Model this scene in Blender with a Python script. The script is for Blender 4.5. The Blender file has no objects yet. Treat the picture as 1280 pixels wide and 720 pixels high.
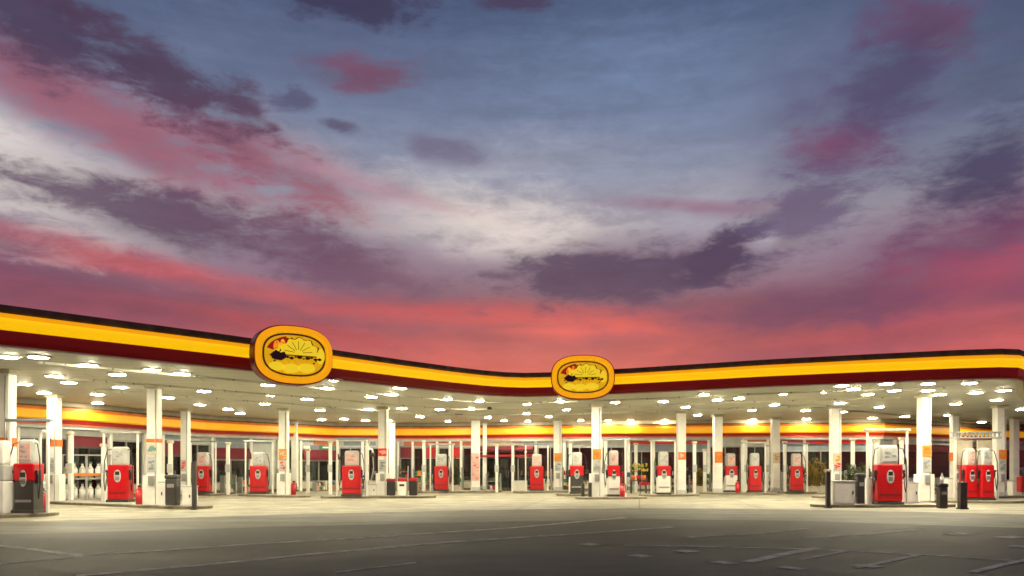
import bpy, bmesh, math, random
from mathutils import Vector, Matrix
random.seed(7)
S = bpy.context.scene
COL = S.collection
F = 1005.0; HOR = 586.0; CAM = 1.5; CEIL = 4.7; KF = .914; ISL = 0.12
R = math.radians

def P(px, d): return ((px-640.0)/F*d, d)
def G(px, y):
    d = CAM*F/(y-HOR); return ((px-640.0)/F*d, d)
def lin(c):
    return tuple(((v/255.0)/12.92 if v/255.0 <= .04045 else ((v/255.0+.055)/1.055)**2.4) for v in c)+(1.0,)

# ------------------------------------------------------------------ materials
MATS = {}
def mat(name, col, rough=.55, metal=0.0, emit=0.0, ecol=None, var=.18, scale=3.0, bump=0.0, bscale=60, spec=.5, coat=0.0):
    if name in MATS: return MATS[name]
    m = bpy.data.materials.new(name); m.use_nodes = True
    nt = m.node_tree; b = nt.nodes['Principled BSDF']
    tc = nt.nodes.new('ShaderNodeTexCoord')
    n = nt.nodes.new('ShaderNodeTexNoise'); n.inputs['Scale'].default_value = scale; n.inputs['Detail'].default_value = 6
    nt.links.new(tc.outputs['Object'], n.inputs['Vector'])
    mr = nt.nodes.new('ShaderNodeMapRange'); mr.inputs['From Min'].default_value = .3; mr.inputs['From Max'].default_value = .7
    mr.inputs['To Min'].default_value = 1-var; mr.inputs['To Max'].default_value = 1+var*.4
    nt.links.new(n.outputs['Fac'], mr.inputs['Value'])
    mx = nt.nodes.new('ShaderNodeVectorMath'); mx.operation = 'SCALE'; mx.inputs[0].default_value = col[:3]
    nt.links.new(mr.outputs['Result'], mx.inputs['Scale'])
    nt.links.new(mx.outputs['Vector'], b.inputs['Base Color'])
    mr2 = nt.nodes.new('ShaderNodeMapRange'); mr2.inputs['To Min'].default_value = max(0.03, rough-.12); mr2.inputs['To Max'].default_value = min(1, rough+.15)
    nt.links.new(n.outputs['Fac'], mr2.inputs['Value']); nt.links.new(mr2.outputs['Result'], b.inputs['Roughness'])
    b.inputs['Metallic'].default_value = metal
    b.inputs['Specular IOR Level'].default_value = spec
    b.inputs['Coat Weight'].default_value = coat
    if emit:
        b.inputs['Emission Color'].default_value = (ecol or col)[:3]+(1,)
        b.inputs['Emission Strength'].default_value = emit
    if bump:
        n2 = nt.nodes.new('ShaderNodeTexNoise'); n2.inputs['Scale'].default_value = bscale; n2.inputs['Detail'].default_value = 4
        nt.links.new(tc.outputs['Object'], n2.inputs['Vector'])
        bp = nt.nodes.new('ShaderNodeBump'); bp.inputs['Strength'].default_value = bump
        nt.links.new(n2.outputs['Fac'], bp.inputs['Height']); nt.links.new(bp.outputs['Normal'], b.inputs['Normal'])
    MATS[name] = m
    return m

WHITE = mat('white_paint', (.86, .86, .80), .45, var=.12, scale=2.2)
CREAM = mat('cream_panel', (.62, .56, .42), .6, var=.2)
REDP  = mat('red_paint', (.52, .004, .008), .32, var=.2, coat=.3)
REDD  = mat('dark_red_paint', (.24, .008, .01), .4)
BURG  = mat('burgundy_awning', (.16, .012, .022), .7)
CORAL = mat('coral_soffit', (.62, .16, .07), .5)  # on the shop soffit this colour stands in for reflected fascia light
BLACK = mat('black_plastic', (.02, .02, .02), .4)
CHAR  = mat('charcoal_metal', (.045, .042, .04), .45)
CAPM  = mat('brown_black_trim', (.17, .135, .07), .9, var=.4, spec=.1)
GREY  = mat('grey_metal', (.36, .37, .36), .4, metal=.4)
PALE  = mat('pale_grey_panel', (.50, .52, .50), .5)
BLUEG = mat('blue_grey_panel', (.22, .27, .31), .5)
TEAL  = mat('teal_print', (.12, .30, .28), .5)
GREEN = mat('green_print', (.06, .30, .16), .5)
ORANGE= mat('orange_print', (.78, .19, .02), .5)
AMBER = mat('amber_print', (.62, .30, .05), .5)
PINK  = mat('pale_pink_print', (.70, .45, .40), .5)
YEL   = mat('yellow_backlit_panel', (.85, .52, .004), .35, emit=.85, ecol=(1.0, .56, .002), var=.12, scale=.8)
YELB  = mat('amber_backlit_panel', (.85, .42, .01), .4, emit=.42, ecol=(1.0, .42, .004), var=.15, scale=.5)
REDB  = mat('red_band_panel', (.27, .006, .004), .4, emit=.05, ecol=(.8, .01, .01), var=.25, scale=.6)
ORB   = mat('orange_backlit_ring', (.85, .36, .005), .35, emit=.8, ecol=(1.0, .40, .003), var=.25, scale=1.5)
YSG   = mat('yellow_backlit_sign', (.60, .36, .008), .4, emit=.62, ecol=(1.0, .52, .004), var=.7, scale=6)
CRST  = mat('bright_yellow_crest', (.85, .66, .03), .4, emit=.72, ecol=(1.0, .72, .02), var=.3, scale=7)
SGR   = mat('red_sign_print', (.65, .03, .01), .4, emit=.18, ecol=(1.0, .04, .01))
SGD   = mat('plum_sign_print', (.06, .012, .03), .4)
SGB   = mat('brown_sign_print', (.25, .07, .005), .4)
LENS  = mat('lit_lamp_lens', (.9, .9, .85), .4, emit=285, ecol=(1.0, .90, .63), var=0)
TUBEL = mat('lit_shop_lamp', (.9, .9, .85), .4, emit=7, ecol=(1.0, .92, .76), var=0)
WOOD  = mat('shop_back_wall', (.11, .10, .075), .7, var=.4)
SHFL  = mat('shop_floor', (.28, .25, .20), .3)
GALV  = mat('galvanised_wire', (.42, .43, .42), .45, metal=.5)
NAVY  = mat('navy_panel', (.012, .014, .03), .35)
DKGLS = mat('dark_tinted_glass', (.02, .022, .02), .08, var=.1)
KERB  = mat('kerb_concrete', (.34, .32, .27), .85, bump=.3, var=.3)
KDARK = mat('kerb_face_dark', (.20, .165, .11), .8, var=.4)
BARK  = mat('bark', (.08, .05, .03), .9)
LEAF1 = mat('olive_gold_leaves', (.28, .19, .015), .7, var=.6, scale=1.5)
LEAF2 = mat('dark_green_leaves', (.05, .075, .02), .7, var=.6, scale=1.5)
FLOW  = mat('yellow_petals', (.75, .62, .06), .6)
STEM  = mat('green_stems', (.05, .10, .02), .7)

def glass():
    m = bpy.data.materials.new('shop_glass'); m.use_nodes = True; nt = m.node_tree
    nt.nodes.clear(); o = nt.nodes.new('ShaderNodeOutputMaterial')
    t = nt.nodes.new('ShaderNodeBsdfTransparent'); t.inputs['Color'].default_value = (.72, .76, .74, 1)
    g = nt.nodes.new('ShaderNodeBsdfGlossy'); g.inputs['Roughness'].default_value = .04
    f = nt.nodes.new('ShaderNodeFresnel'); f.inputs['IOR'].default_value = 1.6
    mx = nt.nodes.new('ShaderNodeMixShader')
    nt.links.new(f.outputs[0], mx.inputs[0]); nt.links.new(t.outputs[0], mx.inputs[1]); nt.links.new(g.outputs[0], mx.inputs[2])
    nt.links.new(mx.outputs[0], o.inputs[0]); return m
GLASS = glass()

# ------------------------------------------------------------------ mesh helpers
class MB:
    def __init__(s): s.bm = bmesh.new()
    def box(s, x0, x1, y0, y1, z0, z1, bevel=0, seg=2, M=None):
        b = bmesh.new(); bmesh.ops.create_cube(b, size=1)
        for v in b.verts:
            v.co = Vector(((x0+x1)/2+v.co.x*(x1-x0), (y0+y1)/2+v.co.y*(y1-y0), (z0+z1)/2+v.co.z*(z1-z0)))
        if bevel: bmesh.ops.bevel(b, geom=b.edges[:], offset=bevel, segments=seg, affect='EDGES', profile=.5)
        s._join(b, M); return s
    def cyl(s, x, y, z0, z1, r, r2=None, n=16, M=None):
        b = bmesh.new(); bmesh.ops.create_cone(b, cap_ends=True, segments=n, radius1=r, radius2=r if r2 is None else r2, depth=z1-z0)
        bmesh.ops.translate(b, verts=b.verts, vec=(x, y, (z0+z1)/2))
        for f in b.faces:
            if len(f.verts) == 4: f.smooth = True
        s._join(b, M); return s
    def ball(s, x, y, z, r, sz=1.0, sub=2, M=None):
        b = bmesh.new(); bmesh.ops.create_icosphere(b, subdivisions=sub, radius=r)
        for v in b.verts: v.co = Vector((x+v.co.x, y+v.co.y, z+v.co.z*sz))
        for f in b.faces: f.smooth = True
        s._join(b, M); return s
    def tube(s, pts, r, n=8):
        pts = [Vector(p) for p in pts]; rings = []
        for i, p in enumerate(pts):
            t = (pts[min(i+1, len(pts)-1)]-pts[max(i-1, 0)]).normalized()
            a = t.cross(Vector((0, 1, 0)));
            if a.length < .1: a = t.cross(Vector((1, 0, 0)))
            a.normalize(); c = t.cross(a)
            rings.append([s.bm.verts.new(p+a*math.cos(2*math.pi*k/n)*r+c*math.sin(2*math.pi*k/n)*r) for k in range(n)])
        for A, B in zip(rings, rings[1:]):
            for k in range(n):
                f = s.bm.faces.new((A[k], A[(k+1) % n], B[(k+1) % n], B[k])); f.smooth = True
        s.bm.faces.new(rings[0][::-1]); s.bm.faces.new(rings[-1]); return s
    def prism_xy(s, poly, z0, z1):
        a = [s.bm.verts.new((x, y, z0)) for x, y in poly]; b = [s.bm.verts.new((x, y, z1)) for x, y in poly]
        n = len(poly)
        for i in range(n): s.bm.faces.new((a[i], a[(i+1) % n], b[(i+1) % n], b[i]))
        s.bm.faces.new(a[::-1]); s.bm.faces.new(b); return s
    def prism_xz(s, poly, y0, y1):
        a = [s.bm.verts.new((x, y0, z)) for x, z in poly]; b = [s.bm.verts.new((x, y1, z)) for x, z in poly]
        n = len(poly)
        for i in range(n): s.bm.faces.new((a[i], b[i], b[(i+1) % n], a[(i+1) % n]))
        s.bm.faces.new(a); s.bm.faces.new(b[::-1]); return s
    def strip(s, pts, prof):
        """sweep a closed (offset, z) profile along a plan polyline; offset is to the right-hand (front) side"""
        n = len(pts); rings = []
        for i in range(n):
            p = Vector(pts[i]); t = Vector((0, 0))
            if i > 0: t += (p-Vector(pts[i-1])).normalized()
            if i < n-1: t += (Vector(pts[i+1])-p).normalized()
            t.normalize(); nn = Vector((t.y, -t.x))
            rings.append([s.bm.verts.new((p.x+nn.x*o, p.y+nn.y*o, z)) for o, z in prof])
        m = len(prof)
        for A, B in zip(rings, rings[1:]):
            for k in range(m): s.bm.faces.new((A[k], A[(k+1) % m], B[(k+1) % m], B[k]))
        s.bm.faces.new(rings[0][::-1]); s.bm.faces.new(rings[-1]); return s
    def sheet(s, poly, z):
        s.bm.faces.new([s.bm.verts.new((x, y, z)) for x, y in poly]); return s
    def _join(s, b, M=None):
        if M is not None: bmesh.ops.transform(b, matrix=M, verts=b.verts)
        me = bpy.data.meshes.new('tmp'); b.to_mesh(me); b.free(); s.bm.from_mesh(me); bpy.data.meshes.remove(me)
    def build(s, name, m, parent=None, loc=None):
        bmesh.ops.recalc_face_normals(s.bm, faces=s.bm.faces[:])
        me = bpy.data.meshes.new(name); s.bm.to_mesh(me); s.bm.free(); me.materials.append(m)
        o = bpy.data.objects.new(name, me); COL.objects.link(o)
        if parent is not None: o.parent = parent
        if loc is not None: o.location = loc
        return o

def tag(o, label, cat, group=None):
    o['label'] = label; o['category'] = cat
    if group: o['group'] = group
    return o
def thing(name, label, cat, loc=(0, 0, 0), rz=0, group=None):
    o = bpy.data.objects.new(name, None); COL.objects.link(o); o.empty_display_size = .2
    o.location = loc; o.rotation_euler = (0, 0, rz); return tag(o, label, cat, group)
def struct(o): o['kind'] = 'structure'; return o
def copy_tree(o, parent=None):
    c = o.copy(); COL.objects.link(c)
    if parent is not None: c.parent = parent
    for ch in list(o.children): copy_tree(ch, c)
    return c
def relabel(o, label, group=None):
    o['label'] = label
    if group: o['group'] = group
    return o

# ------------------------------------------------------------------ sky
SUN_AZ, SUN_EL = R(3), R(2.0)       # after-glow straight behind the shop
def build_world():
    w = bpy.data.worlds.new('World'); S.world = w; w.use_nodes = True
    nt = w.node_tree; N = nt.nodes; L = nt.links; bg = N['Background']
    def math_(op, a, b=None, c=None):
        n = N.new('ShaderNodeMath'); n.operation = op
        for i, v in enumerate((a, b, c)):
            if v is None: continue
            if isinstance(v, (int, float)): n.inputs[i].default_value = v
            else: L.new(v, n.inputs[i])
        return n.outputs[0]
    tc = N.new('ShaderNodeTexCoord'); sp = N.new('ShaderNodeSeparateXYZ'); L.new(tc.outputs['Generated'], sp.inputs[0])
    az = math_('MULTIPLY', math_('ARCTAN2', sp.outputs[0], sp.outputs[1]), 57.2958)
    el = math_('MULTIPLY', math_('ARCSINE', sp.outputs[2]), 57.2958)
    cb = N.new('ShaderNodeCombineXYZ'); L.new(az, cb.inputs[0]); L.new(el, cb.inputs[1])
    def noise(sx, sy, detail, rough, seed, rot=0, dist=0.0):
        mp = N.new('ShaderNodeMapping'); mp.inputs['Scale'].default_value = (sx, sy, 1); mp.inputs['Location'].default_value = (seed, seed*.7, seed)
        mp.inputs['Rotation'].default_value = (0, 0, R(rot)); L.new(cb.outputs[0], mp.inputs[0])
        n = N.new('ShaderNodeTexNoise'); n.inputs['Scale'].default_value = 1; n.inputs['Detail'].default_value = detail
        n.inputs['Roughness'].default_value = rough; n.inputs['Distortion'].default_value = dist; L.new(mp.outputs[0], n.inputs['Vector'])
        return n
    warp = noise(.10, .16, 3, .55, 4.2)
    sub = N.new('ShaderNodeVectorMath'); sub.operation = 'SUBTRACT'; L.new(warp.outputs['Color'], sub.inputs[0]); sub.inputs[1].default_value = (.5, .5, .5)
    ml = N.new('ShaderNodeVectorMath'); ml.operation = 'MULTIPLY'; L.new(sub.outputs[0], ml.inputs[0]); ml.inputs[1].default_value = (6, 2.2, 0)
    ad = N.new('ShaderNodeVectorMath'); ad.operation = 'ADD'; L.new(cb.outputs[0], ad.inputs[0]); L.new(ml.outputs[0], ad.inputs[1])
    coord = ad.outputs[0]
    nB = noise(.16, .36, 7, .60, 11.3, 8, .3).outputs['Fac']      # big cloud edges
    nF = noise(.42, 1.15, 8, .66, 3.1, -6, .4).outputs['Fac']      # fine rags
    nS = noise(.05, .80, 6, .55, 7.9, 3).outputs['Fac']           # long streaks
    edge = math_('ADD', math_('MULTIPLY', math_('SUBTRACT', nB, .5), 1.6), math_('ADD', math_('MULTIPLY', math_('SUBTRACT', nF, .5), 1.5), math_('MULTIPLY', math_('SUBTRACT', nS, .5), .7)))
    edgeS = math_('ADD', math_('MULTIPLY', math_('SUBTRACT', nS, .5), 1.3), math_('MULTIPLY', math_('SUBTRACT', nB, .5), .8))
    # clear-air gradient by elevation
    rp = N.new('ShaderNodeValToRGB'); cr = rp.color_ramp
    mr = N.new('ShaderNodeMapRange'); mr.inputs['From Min'].default_value = 0; mr.inputs['From Max'].default_value = 60; L.new(el, mr.inputs['Value'])
    sep = N.new('ShaderNodeMapRange')
    wob = math_('ADD', mr.outputs[0], math_('MULTIPLY', math_('SUBTRACT', nB, .5), .05)); L.new(wob, rp.inputs[0])
    stops = [(0, (196, 78, 80)), (7.3, (204, 84, 88)), (9, (178, 80, 92)), (11, (138, 84, 104)), (13.5, (150, 126, 146)), (17, (164, 158, 172)),
             (20, (140, 148, 172)), (24, (110, 124, 156)), (29, (76, 92, 128)), (36, (44, 58, 92)), (60, (24, 34, 62))]
    while len(cr.elements) < len(stops): cr.elements.new(.5)
    for e, (a, c) in zip(cr.elements, stops): e.position = a/60; e.color = lin(c)
    cur = rp.outputs[0]
    def blob(px, py, sx, sy, rot, col, amt, soft=.9, k=1.0, e=None, core=0.0):
        nonlocal cur
        a0 = math.degrees(math.atan((px-640)/F)); e0 = math.degrees(math.atan((HOR-py)/F*math.cos(R(a0))))
        q = .0535
        mp = N.new('ShaderNodeMapping'); mp.vector_type = 'TEXTURE'
        mp.inputs['Location'].default_value = (a0, e0, 0); mp.inputs['Rotation'].default_value = (0, 0, R(rot)); mp.inputs['Scale'].default_value = (sx*q, sy*q, 1)
        L.new(coord, mp.inputs[0])
        ln = N.new('ShaderNodeVectorMath'); ln.operation = 'LENGTH'; L.new(mp.outputs[0], ln.inputs[0])
        v = math_('ADD', math_('SUBTRACT', 1.0, ln.outputs['Value']), math_('MULTIPLY', e or edge, k))
        m = N.new('ShaderNodeMapRange'); m.interpolation_type = 'SMOOTHSTEP'
        m.inputs['From Min'].default_value = core-.08; m.inputs['From Max'].default_value = core+soft*1.25-.08; m.inputs['To Max'].default_value = amt; L.new(v, m.inputs['Value'])
        mx = N.new('ShaderNodeMix'); mx.data_type = 'RGBA'; L.new(m.outputs[0], mx.inputs[0]); L.new(cur, mx.inputs[6]); mx.inputs[7].default_value = lin(col)
        cur = mx.outputs[2]
    # broad tints
    blob(1290, 60, 420, 200, 10, (48, 56, 92), .8, 1.2, .3)
    blob(330, 40, 340, 90, 0, (92, 104, 138), .6, 1.0, .3)
    blob(0, 330, 300, 90, -8, (128, 72, 98), .85, .9, .5)
    blob(800, 90, 300, 120, 0, (112, 134, 172), .7, 1.2, .3)
    # pale light
    blob(0, 205, 270, 90, -14, (232, 222, 216), 1.0, .8, .6)
    blob(235, 245, 150, 34, -12, (196, 180, 180), .7, .8, .7)
    blob(600, 278, 250, 66, -8, (226, 214, 208), 1.0, .9, .6)
    blob(640, 210, 260, 60, 0, (165, 165, 182), .55, 1.1, .5)
    blob(880, 250, 120, 60, 20, (170, 168, 186), .6, .9, .6)
    blob(960, 290, 36, 26, 30, (190, 184, 196), .7, .7, .8)
    blob(170, 165, 330, 84, -22, (150, 116, 136), .85, .9, .5)
    blob(420, 215, 200, 50, -20, (168, 146, 162), .7, .9, .6)
    # pink / crimson lit clouds
    blob(110, 128, 260, 50, -22, (160, 92, 112), .85, .7, .9)
    blob(320, 192, 190, 38, -24, (150, 76, 98), .8, .7, .9)
    blob(460, 92, 84, 24, 8, (120, 70, 98), .85, .7, 1.0)
    blob(1050, 165, 190, 140, 30, (88, 70, 112), .9, 1.2, .5)
    blob(1040, 185, 90, 40, -12, (126, 62, 100), .7, .8, .8)
    blob(1160, 28, 100, 36, -20, (112, 62, 96), .65, .7, .9)
    blob(880, 255, 190, 16, -4, (146, 96, 124), .7, .8, .8, edgeS)
    blob(1240, 300, 230, 90, 12, (120, 60, 98), .95, .9, .6)
    blob(1215, 345, 150, 44, 8, (186, 66, 92), .8, .9, .7)
    blob(470, 235, 210, 20, -14, (186, 140, 156), .6, .8, .8, edgeS)
    blob(160, 330, 260, 22, -8, (190, 76, 88), .85, .8, .7, edgeS)
    blob(560, 392, 420, 26, -2, (208, 74, 80), .9, .9, .8, edgeS)
    blob(760, 415, 150, 22, 0, (232, 86, 84), .9, .8, .7, edgeS)
    blob(1080, 412, 220, 22, 6, (196, 74, 90), .55, .8, .7, edgeS)
    blob(330, 405, 260, 20, -6, (178, 66, 80), .85, .8, .8, edgeS)
    # violet-grey cloud bodies
    blob(40, 35, 160, 52, -16, (74, 60, 90), .9, .6, .9)
    blob(205, 98, 170, 46, -22, (80, 58, 86), .9, .6, 1.0)
    blob(450, 5, 110, 30, 0, (60, 56, 88), .95, .5, 1.0)
    blob(640, 2, 60, 20, 0, (72, 60, 92), .9, .5, 1.0)
    blob(430, 158, 36, 12, 0, (88, 82, 112), .8, .5, 1.0)
    blob(365, 130, 34, 18, 0, (86, 80, 112), .8, .5, 1.0)
    blob(555, 185, 70, 22, -18, (112, 104, 134), .75, .6, 1.0)
    blob(200, 275, 300, 46, -9, (92, 68, 96), .92, .7, .9)
    blob(420, 335, 270, 48, -10, (112, 76, 104), .9, .8, .8)
    blob(790, 340, 250, 52, 4, (78, 62, 96), .97, .6, .8)
    blob(890, 318, 90, 38, 28, (72, 56, 92), .95, .5, .9)
    blob(1015, 262, 90, 66, 20, (98, 82, 116), .75, .6, 1.1)
    blob(1250, 215, 110, 62, 20, (62, 54, 92), .85, .8, .8)
    blob(1000, 382, 320, 44, 3, (112, 64, 98), .85, .8, .8)
    blob(1110, 105, 110, 60, 50, (74, 62, 98), .6, .8, .9)
    blob(1000, 440, 260, 30, 3, (146, 72, 94), .7, .9, .6, edgeS)
    blob(150, 385, 220, 24, -8, (146, 68, 88), .7, .9, .7, edgeS)
    blob(620, 425, 90, 16, 0, (160, 72, 88), .6, .9, .7, edgeS)
    # fine luminance texture over everything
    hs = N.new('ShaderNodeMapRange'); hs.inputs['From Min'].default_value = .25; hs.inputs['From Max'].default_value = .75
    hs.inputs['To Min'].default_value = .78; hs.inputs['To Max'].default_value = 1.20
    L.new(math_('ADD', math_('MULTIPLY', nS, .5), math_('MULTIPLY', nF, .5)), hs.inputs['Value'])
    sc = N.new('ShaderNodeVectorMath'); sc.operation = 'SCALE'; hsv = N.new('ShaderNodeHueSaturation'); hsv.inputs['Saturation'].default_value = .95; L.new(cur, hsv.inputs['Color']); L.new(hsv.outputs[0], sc.inputs[0]); L.new(hs.outputs[0], sc.inputs['Scale'])
    sky = N.new('ShaderNodeTexSky'); sky.sky_type = 'NISHITA'; sky.sun_disc = False
    sky.sun_elevation = SUN_EL; sky.sun_rotation = SUN_AZ; sky.dust_density = 2.0
    s2 = N.new('ShaderNodeVectorMath'); s2.operation = 'SCALE'; L.new(sky.outputs[0], s2.inputs[0]); s2.inputs['Scale'].default_value = .06
    a2 = N.new('ShaderNodeVectorMath'); a2.operation = 'ADD'; 
    s3 = N.new('ShaderNodeVectorMath'); s3.operation = 'SCALE'; L.new(sc.outputs[0], s3.inputs[0]); s3.inputs['Scale'].default_value = 10.0*.95
    L.new(s3.outputs[0], a2.inputs[0]); L.new(s2.outputs[0], a2.inputs[1])
    L.new(a2.outputs[0], bg.inputs['Color']); bg.inputs['Strength'].default_value = .1
build_world()
sun = bpy.data.lights.new('sun', 'SUN'); sun.energy = .08; sun.angle = R(8); sun.color = (1, .55, .45)
so = bpy.data.objects.new('sun', sun); COL.objects.link(so)
so.rotation_euler = Vector((math.sin(SUN_AZ)*math.cos(R(6)), math.cos(SUN_AZ)*math.cos(R(6)), math.sin(R(6)))).to_track_quat('Z', 'Y').to_euler()

# ------------------------------------------------------------------ ground
def ground_mat(name, col, dark, stain, joints=None, rough=.7, streak=True):
    m = bpy.data.materials.new(name); m.use_nodes = True; nt = m.node_tree; N = nt.nodes; L = nt.links; b = N['Principled BSDF']
    tc = N.new('ShaderNodeTexCoord')
    def nz(sc, det, scale=(1, 1, 1)):
        mp = N.new('ShaderNodeMapping'); mp.inputs['Scale'].default_value = scale; L.new(tc.outputs['Object'], mp.inputs[0])
        n = N.new('ShaderNodeTexNoise'); n.inputs['Scale'].default_value = sc; n.inputs['Detail'].default_value = det; n.inputs['Roughness'].default_value = .65
        L.new(mp.outputs[0], n.inputs['Vector']); return n.outputs['Fac']
    big = nz(.12, 5, (.6, 1.4, 1)); fine = nz(45, 3); trk = nz(.5, 5, (.12, 1.6, 1))
    ma = N.new('ShaderNodeMix'); ma.data_type = 'RGBA'; ma.inputs[6].default_value = dark+(1,); ma.inputs[7].default_value = col+(1,)
    r1 = N.new('ShaderNodeMapRange'); r1.inputs['From Min'].default_value = .35; r1.inputs['From Max'].default_value = .6; L.new(trk if streak else big, r1.inputs['Value']); L.new(r1.outputs[0], ma.inputs[0])
    r2 = N.new('ShaderNodeMapRange'); r2.inputs['From Min'].default_value = .35; r2.inputs['From Max'].default_value = .65; r2.inputs['To Min'].default_value = stain; r2.inputs['To Max'].default_value = 1.1; L.new(big, r2.inputs['Value'])
    r3 = N.new('ShaderNodeMapRange'); r3.inputs['From Min'].default_value = .3; r3.inputs['From Max'].default_value = .7; r3.inputs['To Min'].default_value = .7; r3.inputs['To Max'].default_value = 1.25; L.new(fine, r3.inputs['Value'])
    mu = N.new('ShaderNodeMath'); mu.operation = 'MULTIPLY'; L.new(r2.outputs[0], mu.inputs[0]); L.new(r3.outputs[0], mu.inputs[1])
    mid = nz(1.1, 8, (.7, 1.3, 1)); r4 = N.new('ShaderNodeMapRange'); r4.inputs['From Min'].default_value = .38; r4.inputs['From Max'].default_value = .62; r4.inputs['To Min'].default_value = .62; r4.inputs['To Max'].default_value = 1.22; L.new(mid, r4.inputs['Value'])
    m4 = N.new('ShaderNodeMath'); m4.operation = 'MULTIPLY'; L.new(mu.outputs[0], m4.inputs[0]); L.new(r4.outputs[0], m4.inputs[1])
    k = m4.outputs[0]
    if joints:
        br = N.new('ShaderNodeTexBrick'); br.offset = 0; br.inputs['Scale'].default_value = 1; br.inputs['Brick Width'].default_value = joints; br.inputs['Row Height'].default_value = joints
        br.inputs['Mortar Size'].default_value = .03; br.inputs['Color1'].default_value = (1, 1, 1, 1); br.inputs['Color2'].default_value = (.88, .88, .88, 1); br.inputs['Mortar'].default_value = (.45, .42, .38, 1)
        mp = N.new('ShaderNodeMapping'); mp.inputs['Rotation'].default_value = (0, 0, R(9)); L.new(tc.outputs['Object'], mp.inputs[0]); L.new(mp.outputs[0], br.inputs['Vector'])
        m2 = N.new('ShaderNodeMath'); m2.operation = 'MULTIPLY'; L.new(k, m2.inputs[0]); L.new(br.outputs['Color'], m2.inputs[1]); k = m2.outputs[0]
    sc = N.new('ShaderNodeVectorMath'); sc.operation = 'SCALE'; L.new(ma.outputs[2], sc.inputs[0]); L.new(k, sc.inputs['Scale'])
    L.new(sc.outputs[0], b.inputs['Base Color'])
    rr = N.new('ShaderNodeMapRange'); rr.inputs['To Min'].default_value = rough-.15; rr.inputs['To Max'].default_value = rough+.15; L.new(big, rr.inputs['Value']); L.new(rr.outputs[0], b.inputs['Roughness'])
    bp = N.new('ShaderNodeBump'); bp.inputs['Strength'].default_value = .25; bp.inputs['Distance'].default_value = .01; L.new(fine, bp.inputs['Height']); L.new(bp.outputs[0], b.inputs['Normal'])
    return m
ASPH = ground_mat('weathered_asphalt', (.034, .030, .021), (.013, .0115, .008), .5)
ROADM = ground_mat('smooth_grey_asphalt', (.050, .043, .047), (.036, .032, .035), .85, rough=.75)
CONC = ground_mat('oil_stained_concrete', (.40, .375, .28), (.27, .25, .18), .72, joints=4.5, rough=.62)
g = MB(); g.sheet([(-400, -60), (400, -60), (400, 700), (-400, 700)], 0); struct(g.build('ground', ASPH))
fpoly = [G(-520, 662), G(-200, 655), G(0, 652), G(200, 648), G(400, 642), G(640, 637), G(800, 635), G(1000, 637), G(1280, 643), G(1500, 650)]
g = MB(); g.sheet(fpoly+[(75, 45), (75, 90), (-75, 90), (-75, 25)], .004); struct(g.build('pavement', CONC))
rp = [G(-400, 800), G(100, 724), G(280, 708), G(400, 700), G(520, 694), G(640, 690), G(800, 696), G(940, 706), G(1100, 719), G(1500, 800), (14, -10), (-14, -10)]
FADEC = ground_mat('light_fade_concrete', (.15, .14, .10), (.08, .074, .054), .65, rough=.65)  # mid-tone band painting the canopy light's fade across the pavement
g = MB(); g.sheet([G(-520, 688), G(-200, 676), G(0, 668), G(200, 663), G(400, 657), G(640, 652), G(800, 649), G(1000, 651), G(1280, 660), G(1500, 672), (60, 50), (-60, 50)], .002); struct(g.build('pavement', FADEC))
g = MB(); g.sheet(rp, .004); struct(g.build('road', ROADM))

def paint_mat():
    m = bpy.data.materials.new('worn_road_paint'); m.use_nodes = True; nt = m.node_tree; N = nt.nodes; L = nt.links; b = N['Principled BSDF']
    b.inputs['Roughness'].default_value = .7
    tc = N.new('ShaderNodeTexCoord'); n = N.new('ShaderNodeTexNoise'); n.inputs['Scale'].default_value = 3; n.inputs['Detail'].default_value = 8; n.inputs['Roughness'].default_value = .75
    L.new(tc.outputs['Object'], n.inputs['Vector'])
    r = N.new('ShaderNodeValToRGB'); r.color_ramp.elements[0].position = .38; r.color_ramp.elements[0].color = (.24, .22, .18, 1)
    r.color_ramp.elements[1].position = .60; r.color_ramp.elements[1].color = (.75, .71, .62, 1); L.new(n.outputs['Fac'], r.inputs[0]); L.new(r.outputs[0], b.inputs['Base Color'])
    return m
PAINT = paint_mat()
def line(pts, w=.11, z=.006):
    w *= 1.75
    m = MB(); q = [G(*p) for p in pts]
    prev = None
    for i, p in enumerate(q):
        p = Vector(p); t = Vector((0, 0))
        if i: t += (p-Vector(q[i-1])).normalized()
        if i < len(q)-1: t += (Vector(q[i+1])-p).normalized()
        t.normalize(); n = Vector((-t.y, t.x))*w/2
        a, b = m.bm.verts.new((p.x+n.x, p.y+n.y, z)), m.bm.verts.new((p.x-n.x, p.y-n.y, z))
        if prev: m.bm.faces.new((prev[0], prev[1], b, a))
        prev = (a, b)
    return struct(m.build('painted_line', PAINT))
lines = [([(100, 695), (320, 680), (425, 674), (640, 660), (782, 647)], .12),
         ([(96, 720), (260, 706), (400, 692), (560, 678), (700, 669), (840, 659)], .11),
         ([(-60, 678), (0, 682.5), (50, 688), (104, 695.5)], .11), ([(-20, 707), (50, 700), (104, 696.5)], .10),
         ([(780, 682), (900, 684), (1020, 687), (1160, 694), (1310, 704)], .10),
         ([(935, 703), (975, 694), (1024, 685)], .13), ([(1010, 673), (1080, 668), (1145, 662)], .14),
         ([(1070, 710), (1105, 703), (1150, 694)], .07), ([(1000, 700), (1060, 689)], .06), ([(1215, 716), (1250, 707), (1290, 699)], .08),
         ([(860, 672), (940, 668), (1010, 661)], .08), ([(520, 704), (420, 716)], .05)]
for i, (pts, w) in enumerate(lines): line(pts, w, .0062+i*.0004)
def stud(px, y, w, l):
    x, d = G(px, y); m = MB(); m.box(x-w/2, x+w/2, d-l/2, d+l/2, .002, .022, bevel=.008)
    return m
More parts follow.
